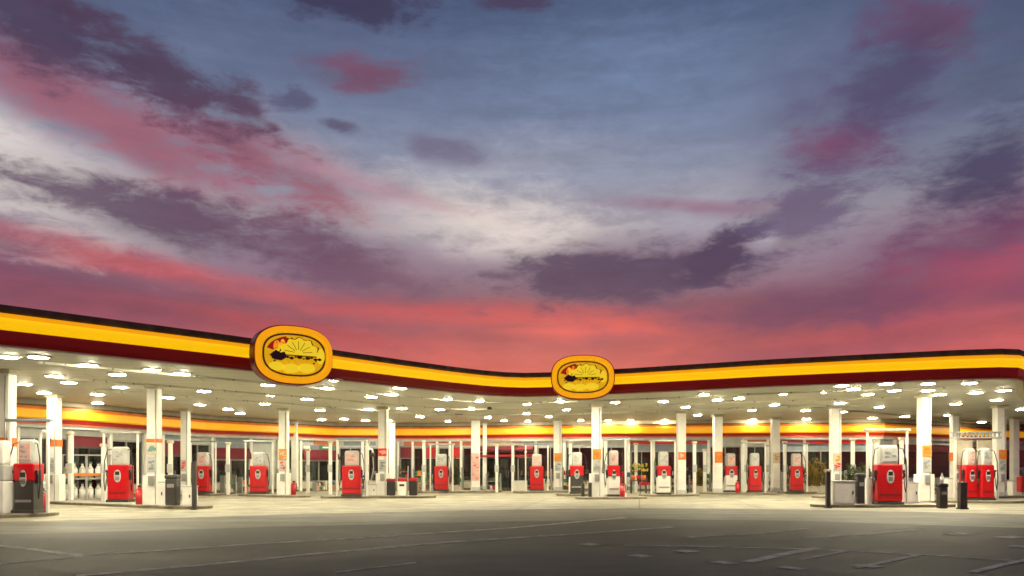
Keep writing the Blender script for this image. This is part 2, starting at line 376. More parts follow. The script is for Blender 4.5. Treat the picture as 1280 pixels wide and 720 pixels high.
for i, (px, y, w) in enumerate([(737, 681, .30), (800, 695.5, .30), (857, 689.5, .34), (905, 704, .30), (1085, 708, .36), (1197, 668, .5), (1265, 672, .5), (990, 711, .22), (1277, 684, .2)]):
    q = [(px-w*24, y+.8), (px+w*24, y-.6)]
    line(q, .22, .0115+i*.0004)

# ------------------------------------------------------------------ shop front line (plan)
WP = [(-260, 29.0), (0, 35.8), (100, 39.2), (250, 48.0), (420, 56.0), (540, 56.2), (800, 53.3), (1000, 52.2), (1100, 51.5), (1280, 61.0), (1400, 70.0)]
def wd(px):
    for (a, da), (b, db) in zip(WP, WP[1:]):
        if a <= px <= b:
            t = (px-a)/(b-a); return 1/((1-t)/da+t/db)
def wpts(x0, x1):
    xs = [x0]+[a for a, _ in WP if x0+.5 < a < x1-.5]+[x1]
    return [P(x, wd(x)) for x in xs]
WALL = [P(*p) for p in WP]

# ------------------------------------------------------------------ canopy
FE = [(-27, 9.0), (-21, 15.0), (-14.3, 22.5), (-10.2, 27.1), (-7.05, 30.9), (-4.6, 34.0), (-2.7, 36.2), (-1.4, 37.5), (-.4, 38.2), (.6, 38.5), (1.7, 38.3), (3.2, 37.7),
      (5.5, 36.7), (10.7, 33.8), (14.4, 32.2), (17.2, 31.1), (18.6, 30.75), (19.35, 30.9), (19.95, 31.5), (20.6, 32.5), (23.5, 37), (31, 47.5), (42, 62)]
FE = [(x*KF, y*KF) for x, y in FE]
def soffit_mat():
    m = bpy.data.materials.new('soffit_decking'); m.use_nodes = True; nt = m.node_tree; N = nt.nodes; L = nt.links; b = N['Principled BSDF']
    b.inputs['Roughness'].default_value = .5
    tc = N.new('ShaderNodeTexCoord'); mp = N.new('ShaderNodeMapping'); mp.inputs['Rotation'].default_value = (0, 0, R(-8)); L.new(tc.outputs['Object'], mp.inputs[0])
    br = N.new('ShaderNodeTexBrick'); br.inputs['Scale'].default_value = 1; br.inputs['Brick Width'].default_value = 7.0; br.inputs['Row Height'].default_value = .9
    br.inputs['Mortar Size'].default_value = .02; br.inputs['Color1'].default_value = (.70, .69, .59, 1); br.inputs['Color2'].default_value = (.65, .64, .54, 1); br.inputs['Mortar'].default_value = (.34, .32, .26, 1)
    L.new(mp.outputs[0], br.inputs['Vector'])
    n = N.new('ShaderNodeTexNoise'); n.inputs['Scale'].default_value = .25; n.inputs['Detail'].default_value = 5; L.new(mp.outputs[0], n.inputs['Vector'])
    r = N.new('ShaderNodeMapRange'); r.inputs['From Min'].default_value = .3; r.inputs['From Max'].default_value = .7; r.inputs['To Min'].default_value = .86; r.inputs['To Max'].default_value = 1.05; L.new(n.outputs['Fac'], r.inputs['Value'])
    sc = N.new('ShaderNodeVectorMath'); sc.operation = 'SCALE'; L.new(br.outputs['Color'], sc.inputs[0]); L.new(r.outputs[0], sc.inputs['Scale']); L.new(sc.outputs[0], b.inputs['Base Color'])
    return m
SOFF = soffit_mat()
can = thing('canopy', 'long curving forecourt canopy with yellow and dark red fascia over the fuel pumps', 'canopy', (0, 38, 0))
def ZK(p): return [(o, CAM+(z-CAM)*KF) for o, z in p]
def cpart(name, mb, m): return mb.build(name, m, can, loc=(0, -38, 0))
mb = MB(); mb.prism_xy(FE+[(58, 76)]+[(x, y+.3) for x, y in reversed(WALL)], CEIL, CEIL+.12); cpart('ceiling', mb, SOFF)
mb = MB(); mb.prism_xy(FE+[(58, 76)]+[(x, y+.3) for x, y in reversed(WALL)], 5.3, 5.4); cpart('roof', mb, CHAR)
# fascia: cap leans out, yellow bull-nose, red lower board
cpart('fascia_cap', MB().strip(FE, ZK([(-.3, 5.86), (.16, 5.84), (.20, 5.90), (.12, 6.08), (-.3, 6.12)])), CAPM)
cpart('yellow_fascia', MB().strip(FE, ZK([(-.1, 5.38), (.10, 5.38), (.19, 5.46), (.21, 5.60), (.19, 5.74), (.10, 5.835), (-.1, 5.835)])), YEL)
cpart('amber_falloff', MB().strip(FE, ZK([(-.1, 5.837), (.115, 5.837), (.185, 5.76), (.217, 5.70), (.223, 5.70), (.19, 5.80), (.15, 5.842), (-.1, 5.842)])), ORB)  # orange strip painting the glow's falloff along the top of the yellow
cpart('red_fascia', MB().strip(FE, ZK([(-.1, 4.99), (.02, 4.97), (.09, 5.10), (.11, 5.375), (-.1, 5.375)])), REDB)
cpart('fascia_trim', MB().strip(FE, ZK([(-.2, 4.93), (.045, 4.93), (.045, 4.966), (-.2, 4.966)])), CREAM)
# shallow beams under the soffit
mb = MB()
for off in (3.6, 8.2, 12.6):
    pts = [(x-.30*off*(1 if x < 0 else -.12), y+.95*off) for x, y in FE[2:17]]
    mb.strip(pts, [(-.12, CEIL-.07), (.12, CEIL-.07), (.12, CEIL+.02), (-.12, CEIL+.02)])
cpart('soffit_beam', mb, SOFF)

# ------------------------------------------------------------------ emblem signs
def superell(a, b, n=2.6, k=48, wob=0):
    out = []
    for i in range(k):
        t = 2*math.pi*i/k; c, s_ = math.cos(t), math.sin(t)
        out.append((math.copysign(abs(c)**(2/n), c)*a, math.copysign(abs(s_)**(2/n), s_)*b))
    return out
def ring(mb, a, b, w, y0, y1, n=2.6, k=48):
    o = superell(a, b, n, k); i_ = superell(a-w, b-w, n, k)
    V = [[mb.bm.verts.new((p[0], y, p[1])) for p in q] for q, y in ((o, y0), (o, y1), (i_, y1), (i_, y0))]
    for q in range(4):
        A, B = V[q], V[(q+1) % 4]
        for j in range(k): mb.bm.faces.new((A[j], A[(j+1) % k], B[(j+1) % k], B[j]))
def emblem(label, x, d, z, rz, sx):
    t = thing('oval_sign', label, 'sign', (x, d, z), rz, 'oval emblem signs on the canopy fascia')
    t.scale = (KF, KF, KF); a, b = 1.42*sx, .98
    mb = MB(); mb.prism_xz(superell(a+.03, b+.03), -.02, .48); mb.build('sign_case', REDD, t)
    mb = MB(); ring(mb, a-.015, b-.015, .16, -.12, -.015); mb.build('outer_ring', ORB, t)
    mb = MB(); mb.prism_xz(superell(a-.17, b-.17), -.05, -.022); mb.build('sign_face', YSG, t)
    mb = MB(); ring(mb, a-.25, b-.25, .06, -.075, -.052); mb.build('inner_ring', SGB, t)
    # crest: fluted yellow fan, red cap at upper left, dark scribble across the middle
    fan = [];
    for i in range(37):
        q = math.pi*i/36; r_ = .52+.035*math.cos(q*12)
        fan.append((.16+r_*1.3*math.cos(q), .0+r_*1.08*math.sin(q)))
    mb = MB(); mb.prism_xz([(.12+(x_-.12)*1.1, -.01+(z_-.02)*1.1) for x_, z_ in fan], -.09, -.05); mb.build('crest_outline', SGB, t)
    mb = MB(); mb.prism_xz(fan, -.11, -.05); mb.build('crest', CRST, t)
    mb = MB()
    for i in range(7):
        q = math.pi*(i+.5)/7; c, s_ = math.cos(q), math.sin(q)
        mb.tube([(.12+c*.15, -.113, .06+s_*.12), (.12+c*.50, -.113, .03+s_*.44)], .010, 5)
    mb.build('crest_line', SGB, t)
    lob = MB()
    for cx_, cz_, rx_, rz_ in ((-.62, -.42, .26, .14), (-.12, -.46, .30, .15), (.42, -.42, .30, .15), (-.62, .24, .12, .20), (-.42, .30, .09, .20), (.92, .02, .14, .26)):
        lob.prism_xz([(cx_+rx_*math.cos(2*math.pi*j/18), cz_+rz_*math.sin(2*math.pi*j/18)) for j in range(18)], -.10, -.05)
    lob.build('raised_shapes', CRST, t)
    arc = [(math.cos(q)*(a-.36)*1.0, math.sin(q)*(b-.34)) for q in [R(v) for v in range(108, 172, 8)]]
    arc2 = [(math.cos(q)*(a-.68), math.sin(q)*(b-.62)) for q in [R(v) for v in range(164, 100, -8)]]
    mb = MB(); mb.prism_xz(arc+arc2, -.10, -.05); mb.build('red_arc', SGR, t)
    mb = MB(); mb.prism_xz([(-.86, -.05), (-.66, .12), (-.50, .04), (-.36, .08), (-.28, -.10), (-.46, -.22), (-.70, -.20)], -.12, -.05)
    xs = [-.26, -.12, .02, .16, .30, .44, .58, .72, .86]
    for i, q in enumerate(xs):
        mb.ball(q, -.115, -.09-.03*math.sin(i*1.9), .075+.03*math.sin(i*2.7), .65, 1)
    mb.build('script_mark', SGD, t)
    mb = MB()
    for i in range(13):
        q = R(198+i*12); mb.ball((a-.56)*math.cos(q), -.06, (b-.50)*math.sin(q), .045, .8, 1)
    mb.build('lower_lettering', SGB, t)
    mb = MB()
    for i in range(7):
        q = R(52+i*11); mb.ball((a-.50)*math.cos(q), -.06, (b-.42)*math.sin(q), .042, .8, 1)
    mb.build('upper_lettering', SGB, t)
    return t
x, d = P(367.5, 25.1); emblem('larger oval yellow emblem sign with orange ring on the left canopy fascia', x, d, CAM+142/F*25.1, R(34), .95)
x, d = P(728.5, 33.4); emblem('smaller-looking oval yellow emblem sign with orange ring just right of the canopy bend', x, d, CAM+114.5/F*33.4, R(-4), 1.0)

# ------------------------------------------------------------------ ceiling lights
LP = [(48, 445), (30, 479), (68, 469), (86, 477), (147, 467), (122, 492), (122, 503), (190, 461), (227, 466), (255, 488), (210, 496), (174, 513), (32, 503),
      (335, 480), (340, 493), (331, 504), (409, 484), (384, 498), (400, 512), (402, 524), (464, 495), (461, 511), (490, 492), (502, 510), (457, 525),
      (550, 511), (589, 510), (600, 500), (610, 521), (630, 525), (659, 504), (658, 516), (686, 520), (708, 511), (726, 525), (769, 502), (829, 501), (788, 525),
      (831, 525), (857, 508), (872, 518), (897, 499), (924, 497), (940, 512), (968, 505), (941, 524), (1007, 512), (1008, 523), (1050, 503), (1053, 514),
      (1085, 492), (1099, 508), (1091, 522), (1131, 520), (1067, 485), (1175, 492), (1195, 504), (1186, 518), (1220, 490), (1246, 499), (1227, 527), (1277, 511),
      (285, 511), (55, 490), (150, 483), (560, 498), (745, 512), (700, 501), (1118, 487), (1030, 489), (980, 491), (880, 492), (1160, 487), (1255, 487), (420, 474), (10, 445), (110, 455), (500, 484), (1108, 478.6), (1052, 481), (1160, 478.6), (1212, 477.8), (300, 516), (250, 505), (430, 523), (485, 525), (525, 520), (560, 526), (660, 526), (760, 525), (900, 526), (975, 525), (1120, 528), (1060, 527)]  # mostly lamps added near fascia and back wall to brighten columns, pumps, soffit
ORD = ['first', 'second', 'third', 'fourth', 'fifth', 'sixth', 'seventh', 'eighth', 'ninth', 'tenth', 'eleventh', 'twelfth', 'thirteenth', 'fourteenth', 'fifteenth',
       'sixteenth', 'seventeenth', 'eighteenth', 'nineteenth', 'twentieth']
proto = thing('ceiling_light', 'x', 'ceiling light', (0, 0, CEIL), 0, 'lit ceiling lights under the canopy')
mb = MB(); mb.box(-.23, .23, -.28, .28, -.04, -.002, bevel=.012); mb.build('housing', WHITE, proto)
mb = MB(); mb.box(-.15, .15, -.19, .19, -.058, -.042); mb.build('lens', LENS, proto)
left = [p for p in LP if p[0] < 640]; right = [p for p in LP if p[0] >= 640]
first = True
for side, ps in (('left of the canopy bend', left), ('right of the canopy bend', right)):
    ps = sorted(ps, key=lambda p: p[1]); n3 = (len(ps)+2)//3
    for rname, row in (('front row', ps[:n3]), ('middle row', ps[n3:2*n3]), ('back row', ps[2*n3:])):
        for i, (px, y) in enumerate(sorted(row)):
            o = proto if first else copy_tree(proto); first = False
            d = (CEIL-CAM)*F/(HOR-y); x, _ = P(px, d); o.location = (x, d, CEIL)
            o.rotation_euler = (0, 0, R(random.uniform(-8, 8)+(-30 if px < 560 else 5)))
            relabel(o, '%s from left among lit ceiling lights, %s, %s' % (ORD[i], rname, side))
# a few small sensors / speakers
x, d = P(612, 38.8+3); mb = MB(); mb.cyl(0, 0, -.12, 0, .13, .10); tag(mb.build('ceiling_sensor', CHAR, None, (x, d, CEIL)), 'small dark round sensor on the ceiling near the canopy bend', 'sensor')

# ------------------------------------------------------------------ columns
def blot(mb, w, z0, z1, y, n, seed, s=.05):
    r = random.Random(seed)
    for i in range(n):
        cx = r.uniform(-w/2+s, w/2-s); cz = r.uniform(z0+s, z1-s); a = r.uniform(s*.5, s*1.3); b = r.uniform(s*.25, s*.8)
        mb.box(cx-a, cx+a, y-.004-.0015*i, y+.002, cz-b, cz+b)
def column(px, d, w, label, band=None, poster=None, notice=0, wide=0, name='canopy_column', isl=True):
    x, _ = P(px, d); z0 = ISL if isl else 0
    w *= .80; t = thing(name, label, 'column', (x, d, z0), 0, 'white columns holding up the canopy'); h = w/2; H = CEIL-z0
    mb = MB(); mb.box(-h, h, -h, h, 0, H-.002, bevel=.03); mb.build('shaft', WHITE, t)
    mb = MB(); mb.box(-h-.07, h+.07, -h-.07, h+.07, H-.14, H-.003, bevel=.01); mb.build('capital', CREAM, t)
    mb = MB(); mb.box(-h-.03-wide, h+.03+wide, -h-.03, h+.03, 0, 1.15 if wide else .22, bevel=.015); mb.build('base', WHITE if wide else PALE, t)
    if band:
        mb = MB(); mb.box(-h-.012, h+.012, -h-.012, h+.012, band[0]-z0, band[1]-z0); mb.build('orange_band', ORANGE, t)
    if poster:
        mb = MB(); mb.box(-h*.92, h*.92, -h-.045, -h-.005, poster[0]-z0, poster[1]-z0, bevel=.008); p = mb.build('poster', poster[2], t)
        mb = MB(); blot(mb, w*.8, poster[0]-z0+.05, poster[1]-z0-.05, -h-.05, 7, int(px), .07); mb.build('poster_print', poster[3], p)
    if notice:
        mb = MB(); mb.box(-h*.8, h*.8, -h-.04, -h-.004, 1.25, 1.85, bevel=.008); p = mb.build('notice_board', PALE, t)
        mb = MB(); blot(mb, w*.72, 1.3, 1.8, -h-.045, 9, int(px)+5, .06); mb.build('notice_print', (TEAL, BLUEG, SGR, GREY)[notice % 4], p)
        mb = MB(); mb.box(-.11, .11, -h-.12, -h-.004, .75, 1.12, bevel=.02); mb.build('switch_box', GREY, t)
        mb = MB(); mb.tube([(.14, -h-.02, .02), (.14, -h-.02, H-.2)], .02, 6); mb.build('conduit', GREY, t)
    return t
COLS = [
 (7, 26.0, .57, 'thick white canopy column cut by the left edge of the photo, orange band round it', (2.22, 2.5), None, 1, 0),
 (68, 34.6, .54, 'white column with a broad orange band, left of the red pump at the island end', (2.45, 2.75), None, 3, .10),
 (193, 30.8, .52, 'tall white column with a thin orange-red band and wide boxed base, right of a red pump', (2.50, 2.64), (2.05, 2.45, CREAM, TEAL), 1, .12),
 (232, 43.0, .50, 'slimmer white column behind the thin dark post in the left group', None, None, 2, 0),
 (355, 42.5, .56, 'white column with an orange poster, below and left of the larger oval sign', None, (1.95, 2.55, AMBER, PINK), 2, .06),
 (368.5, 53.0, .50, 'thin white column peeking out right behind the column with the orange poster', None, None, 0, 0),
 (479, 41.5, .58, 'white column with a small red square poster, left of the three bins', None, (2.15, 2.55, SGR, PINK), 1, .08),
 (490.5, 54.0, .50, 'thin white column just behind and right of the one with the red square poster', None, None, 0, 0),
 (594.5, 51.5, .68, 'broad white column carrying red and white posters, left of the canopy bend', None, (.75, 2.5, PINK, SGR), 0, 0),
 (606, 54.5, .34, 'narrow white column touching the broad one left of the canopy bend', None, None, 0, 0),
 (697, 51.5, .62, 'white column with brown poster between two red pumps left of the smaller oval sign', None, (1.95, 2.5, AMBER, ORANGE), 1, 0),
 (745.5, 40.0, .56, 'nearest middle white column with brown-orange poster, beneath the smaller oval sign', None, (1.95, 2.48, AMBER, ORANGE), 3, .09),
 (851.5, 44.5, .56, 'white column with small orange poster, right of the half-white red pump', None, (2.0, 2.42, ORANGE, PINK), 0, 0),
 (897, 47.5, .60, 'white column with a solid orange square poster, left of the overlapping red pumps', None, (1.85, 2.5, ORANGE, AMBER), 0, 0),
 (969, 50.0, .58, 'white column with a tan crest poster, left of the rightmost small red pump', None, (1.85, 2.5, CREAM, AMBER), 0, 0),
 (1044, 41.0, .58, 'white column with faded posters above the low white cabinet and dark bollard', None, (1.75, 2.3, CREAM, AMBER), 2, 0),
 (1155, 34.5, .54, 'tall near white column with orange poster at the right, between dark shop openings', None, (2.0, 2.5, AMBER, ORANGE), 3, .08),
 (1193.5, 47.0, .52, 'slimmer white column with salmon band between the two dark bollards at right', (1.95, 2.45), None, 2, 0),
 (1249, 40.5, .58, 'white column with orange poster right of the twin narrow red pumps', None, (1.98, 2.45, ORANGE, AMBER), 1, 0),
 (1268, 50.0, .50, 'rightmost slim white column at the right edge of the photo', None, None, 0, 0),
]
for c in COLS: column(*c)

# ------------------------------------------------------------------ kerb islands
def island(x0, d0, x1, d1, w, i):
    a = Vector(P(x0, d0)); b = Vector(P(x1, d1)); t = (b-a).normalized(); n = Vector((-t.y, t.x)); pts = []
    for k in range(9):
        q = -math.pi/2+math.pi*k/8; p = b+t*math.cos(q)*w/2+n*math.sin(q)*w/2; pts.append((p.x, p.y))
    for k in range(9):
        q = math.pi/2+math.pi*k/8; p = a+t*math.cos(q)*w/2+n*math.sin(q)*w/2; pts.append((p.x, p.y))
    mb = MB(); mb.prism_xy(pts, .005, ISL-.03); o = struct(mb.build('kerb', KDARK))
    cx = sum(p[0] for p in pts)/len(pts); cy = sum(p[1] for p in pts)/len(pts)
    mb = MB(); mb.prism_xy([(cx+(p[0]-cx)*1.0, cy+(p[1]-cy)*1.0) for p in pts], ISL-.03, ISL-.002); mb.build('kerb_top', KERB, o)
for i, a in enumerate([(-25, 24.6, 38, 25.6, 1.6), (62, 35.4, 240, 30.4, 1.5), (216, 46.3, 268, 45.3, 1.3), (313, 44.6, 372, 42.2, 1.3), (418, 41.2, 528, 41.6, 1.4), (536, 50.2, 612, 51.8, 1.5),
                       (655, 50.5, 705, 51.0, 1.4), (712, 44.8, 722, 44.5, 1.5), (738, 39.8, 790, 40.4, 1.5), (815, 43.8, 858, 44.5, 1.4), (890, 47.6, 955, 47.0, 1.5), (962, 49.8, 1006, 48.8, 1.4),
                       (1038, 31.6, 1168, 31.9, 1.5), (1186, 36.0, 1256, 35.4, 1.6), (1240, 41.6, 1300, 41.6, 1.2), (1030, 41.5, 1060, 41.5, 1.2), (1180, 47.6, 1205, 47.6, 1.1)]):
    island(*a, i)

# ------------------------------------------------------------------ pumps
def pump_parts(t, style, w=.88, seed=1, frame=True):
    h = w/2; low = {'red': REDP, 'white': WHITE, 'black': CHAR}[style]
    MB().box(-h-.03, h+.03, -.33, .33, 0, .10, bevel=.01).build('plinth', CHAR, t)
    if style == 'red':
        MB().box(-h, h, -.28, .28, .10, 1.55, bevel=.06, seg=3).build('body', REDP, t)
    else:
        MB().box(-h, h, -.28, .28, 1.0, 1.55, bevel=.05, seg=3).build('body', REDP, t)
        MB().box(-h+.02, h-.02, -.26, .26, .10, .995, bevel=.02).build('lower_cabinet', low, t)
    MB().box(-h*.74, h*.74, -.20, .20, 1.50, 2.30, bevel=.11, seg=3).build('head', PALE, t)
    mb = MB(); mb.box(-h*.56, h*.56, -.222, -.195, 1.66, 2.18, bevel=.008); p = mb.build('price_panel', PINK if seed % 2 else PALE, t)
    mb = MB(); blot(mb, w*.48, 1.70, 2.15, -.224, 8, seed, .05); mb.build('panel_print', GREY, p)
    mb = MB(); mb.prism_xz([(q[0]*1.0, 1.08+q[1]) for q in superell(.14 if w > .7 else .10, .26, 2.2, 24)], -.30, -.27); p = mb.build('display_bezel', PALE, t)
    MB().box(-.085, .085, -.308, -.298, 1.12, 1.27).build('screen', BLACK, p)
    mb = MB()
    for i in range(3):
        for j in range(3): mb.box(-.075+.055*i, -.035+.055*i, -.312, -.299, .92+.05*j, .95+.05*j)
    mb.build('keypad', BLACK, p)
    MB().box(-h+.08, h-.08, -.292, -.278, .34, .42).build('grille', REDD if style == 'red' else GREY, t)
    for s in (-1, 1):
        mb = MB(); mb.box(s*(h+.005)-.045, s*(h+.005)+.045, -.15, .05, .92, 1.34, bevel=.015); mb.build('nozzle_holster', BLACK, t)
        mb = MB(); mb.tube([(s*(h+.06), -.16, 1.30), (s*(h+.07), -.18, 1.12), (s*(h+.04), -.16, .98)], .028, 7); mb.box(s*(h+.06)-.03, s*(h+.06)+.03, -.26, -.12, 1.24, 1.33, bevel=.01); mb.build('nozzle', BLACK, t)
        mb = MB(); mb.tube([(s*h*.80, -.1, 2.2), (s*(h+.05), -.16, 2.15), (s*(h+.15), -.2, 1.7), (s*(h+.17), -.22, .9), (s*(h+.12), -.22, .45), (s*(h+.10), -.2, .6), (s*(h+.07), -.18, 1.0)], .02, 6); mb.build('hose', BLACK, t)
    if frame:
        for s in (-1, 1):
            MB().box(s*(h+.28)-.04, s*(h+.28)+.04, -.04, .04, 0, 2.86, bevel=.01).build('post', WHITE, t)
        MB().box(-h-.40, h+.40, -.09, .09, 2.862, 2.95, bevel=.015).build('header', BLUEG if seed % 2 else PALE, t)
PUMPS = [
 (36, 25.2, 'black', .66, 'nearest red-topped fuel pump with a black lower cabinet, at the left edge', 1, True),
 (151, 33.6, 'red', .86, 'large red fuel pump with white head, left of the column with a thin orange-red band', 2, True),
 (254, 45.0, 'red', .84, 'red fuel pump just right of the thin dark post in the left group', 3, True),
 (324, 44.2, 'red', .90, 'red fuel pump left of the orange-poster column under the larger oval sign', 4, True),
 (440, 40.8, 'red', .94, 'red fuel pump with pale round display, left of the red-poster column and three bins', 5, True),
 (552, 50.0, 'red', .84, 'red fuel pump alone between the three bins and the canopy bend', 6, True),
 (671, 50.4, 'red', .84, 'red fuel pump right beside the white chest, left of the brown-poster column', 7, True),
 (721, 44.6, 'black', .76, 'red-topped fuel pump with dark base just left of the nearest middle column', 8, False),
 (767, 40.2, 'white', .62, 'fuel pump with red middle and white lower cabinet, right of the nearest middle column', 9, True),
 (829, 43.6, 'white', .72, 'fuel pump with red middle and white lower cabinet beside the yellow flowers', 10, True),
 (913, 47.8, 'white', .74, 'left pump of the overlapping pair, red above and pale below', 11, False),
 (943, 47.0, 'red', .70, 'red fuel pump right of the overlapping pair, behind no column', 12, True),
 (995, 48.4, 'red', .74, 'small red fuel pump left of the golden shrubs', 13, True),
 (1109, 31.4, 'red', .98, 'widest red fuel pump with dark green display, standing near the right', 14, True),
 (1211, 35.6, 'red', .58, 'left one of the twin narrow red fuel pumps at the right', 15, False),
 (1230.5, 35.4, 'red', .58, 'right one of the twin narrow red fuel pumps at the right', 16, False),
]
for px, d, st, w, lab, sd, fr in PUMPS:
    x, _ = P(px, d); t = thing('fuel_pump', lab.replace(', behind no column', ' of pumps'), 'fuel pump', (x, d, ISL), R(random.uniform(-4, 4)), 'fuel pumps under the canopy'); pump_parts(t, st, w, sd, fr)

# twin-pump gantry
x, d = P(1220, 36.4); t = thing('pump_gantry', 'white lattice gantry frame standing over the twin narrow red pumps', 'gantry', (x, d, ISL))
for s in (-.95, .95): MB().box(s-.05, s+.05, -.05, .05, 0, 2.75).build('post', WHITE, t)
mb = MB(); mb.box(-1.1, 1.1, -.12, .12, 2.752, 2.82); mb.box(-1.1, 1.1, -.12, .12, 3.0, 3.06)
for i in range(12): mb.box(-1.08+i*.19, -1.02+i*.19, -.04, .04, 2.82, 3.0)
mb.build('lattice', PALE, t)
for s in (-.48, .42):
    p = MB().box(s-.34, s+.34, .02, .10, 1.55, 2.7, bevel=.02).build('poster_board', CREAM, t)

# ------------------------------------------------------------------ street furniture on the forecourt
def at(px, d, z=0.0): x, _ = P(px, d); return (x, d, z)
def slim_post(px, d, label, top, cap, w=.14, m=CHAR, z=0):
    t = thing('bollard', label, 'bollard', at(px, d, z), 0, 'dark bollards and posts at the island ends')
    MB().box(-w/2-.03, w/2+.03, -w/2-.03, w/2+.03, 0, .06, bevel=.01).build('foot', CHAR, t)
    MB().box(-w/2, w/2, -w/2, w/2, .06, top, bevel=.02).build('post', m, t)
    if cap: MB().box(-w/2-.02, w/2+.02, -w/2-.02, w/2+.02, top, top+.10, bevel=.03).build('cap', cap, t)
    return t
slim_post(243, 29.4, 'thin dark post at the end of the left island, beside a white cabinet', 1.78, None, .15)
slim_post(1035, 30.6, 'slim dark bollard with pale cap, at the left end of the right island', 1.38, CREAM, .16)
slim_post(728.5, 40.0, 'left one of two short black bollards left of the nearest middle column', .78, None, .17)
slim_post(737.5, 39.6, 'right one of two short black bollards left of the nearest middle column', .82, None, .17)
slim_post(1203, 29.8, 'squat dark bollard in front of the twin narrow red pumps', 1.02, None, .25)

def bin_(px, d, w, h, m, top, label, z=ISL, lid=True, dep=None):
    t = thing('waste_bin', label, 'bin', at(px, d, z), 0, 'bins on the forecourt'); dp = (dep or w)/2
    MB().box(-w/2, w/2, -dp, dp, .03, h, bevel=.04).build('bin_body', m, t)
    if lid: MB().box(-w/2-.02, w/2+.02, -dp-.02, dp+.02, h, h+.16, bevel=.05).build('lid', top, t)
    MB().box(-w*.3, w*.3, -dp-.012, -dp+.01, h*.68, h*.82).build('flap', BLACK if m is not CHAR else GREY, t)
    return t
bin_(216, 29.9, .42, 1.0, CHAR, CHAR, 'dark waste bin between the boxed column base and the thin dark post')
bin_(1075, 31.0, .28, 1.05, CHAR, CHAR, 'narrow dark waste bin between the low white cabinet and the widest red pump')
bin_(489, 40.9, .42, .72, BLACK, REDD, 'left bin of the three behind the red-poster column, dark red lid')
bin_(503, 40.7, .42, .74, WHITE, REDP, 'middle bin of the three, white body under a red lid')
bin_(517, 40.9, .40, .76, BLACK, REDP, 'right bin of the three, black body under a red lid')
t = bin_(1177.5, 29.8, .30, .80, CHAR, BLACK, 'dark bin with a white bottle on top, right of the tall near column', z=0)
mb = MB(); mb.cyl(0, 0, 0, .24, .06, .06); mb.cyl(0, 0, .24, .34, .055, .02); mb.cyl(0, 0, .34, .38, .022)
tag(mb.build('squeegee_bottle', WHITE, None, at(1177.5, 29.8, .962)), 'white bottle standing on the dark bin right of the tall near column', 'bottle')

def cabinet(px, d, w, h, label, z=ISL, m=WHITE, dep=.5):
    t = thing('equipment_cabinet', label, 'cabinet', at(px, d, z), 0, 'low white cabinets on the islands')
    MB().box(-w/2, w/2, -dep/2, dep/2, 0, h, bevel=.025).build('cabinet_body', m, t)
    MB().box(-w/2-.02, w/2+.02, -dep/2-.02, dep/2+.02, h, h+.05, bevel=.012).build('cabinet_top', PALE, t)
    MB().box(-w/2+.06, w/2-.06, -dep/2-.014, -dep/2+.002, .08, h-.08).build('door', m, t)
    MB().box(w/2-.13, w/2-.09, -dep/2-.04, -dep/2-.012, h*.45, h*.6).build('handle', CHAR, t)
    return t
cabinet(1052, 31.2, .86, .88, 'wide low white cabinet behind the slim dark bollard with pale cap')
cabinet(1088, 31.8, .38, .98, 'narrow white cabinet left against the widest red pump')
cabinet(237.5, 30.0, .40, .70, 'small white cabinet at the end of the left island beside the thin dark post')
cabinet(18, 25.4, .40, .98, 'white cabinet beside the nearest pump at the left edge')
cabinet(205, 30.4, .24, .85, 'narrow white cabinet pressed against the boxed column base', dep=.4)
cabinet(1135, 32.3, .62, .80, 'white cabinet between the widest red pump and the tall near column')
cabinet(1187, 37.0, .55, .9, 'white cabinet left of the twin narrow red pumps')
cabinet(649, 53.4, 1.05, .68, 'long white chest standing in front of the burgundy awning', z=0, dep=.7)
cabinet(465, 41.4, .50, .55, 'small white cabinet at the foot of the red-poster column')
cabinet(1268, 41.8, .5, .72, 'white cabinet beside the rightmost slim column')

# partial white/grey dispenser at the left frame edge
t = thing('fuel_pump', 'pale grey fuel pump cut by the left edge of the photo', 'fuel pump', at(-3, 24.8, ISL), 0, 'fuel pumps under the canopy')
MB().box(-.35, .35, -.28, .28, .0, 1.0, bevel=.04).build('lower_cabinet', WHITE, t); MB().box(-.35, .35, -.26, .26, 1.002, 1.5, bevel=.05).build('body', PALE, t)
MB().box(-.3, .3, -.2, .2, 1.502, 2.25, bevel=.06).build('head', WHITE, t); MB().box(-.2, .2, -.275, -.262, 1.1, 1.35).build('screen', TEAL, t)

# air / water tower with curved arm
def hook_post(px, d, h, label, lean=.0):
    t = thing('air_tower', label, 'air tower', at(px, d, ISL if d < 36 else 0), 0)
    MB().tube([(0, 0, 0), (0, 0, h-.35), (.03, 0, h-.15), (.14, 0, h-.03), (.26, 0, h-.08), (.30, 0, h-.25)], .055, 8).build('pole', WHITE, t)
    MB().ball(.28, 0, h-.36, .13, .9).build('reel', CHAR, t)
    MB().tube([(.30, 0, h-.45), (.34, 0, h-1.1), (.20, 0, h-1.7), (.32, 0, h-2.1), (.1, 0, h-1.9)], .022, 6).build('hose', PALE, t)
    MB().box(-.14, .14, -.12, .12, 0, .9, bevel=.03).build('pedestal', PALE, t)
hook_post(50, 28.6, 2.75, 'white curved-top air hose pole between the nearest pump and orange-banded column')
hook_post(459, 42.6, 2.6, 'curved pole with a black reel between the red pump and red-poster column')
def lamp_pole(px, d, h, label):
    t = thing('sign_post', label, 'post', at(px, d), 0, 'slim white posts in front of the shop')
    MB().box(-.09, .09, -.09, .09, 0, h, bevel=.015).build('post', WHITE, t)
    MB().box(-.14, .14, -.14, .14, h, h+.14, bevel=.03).build('cap', CREAM, t)
    MB().box(-.13, .13, -.11, -.092, 1.3, 1.75).build('plate', PALE, t)
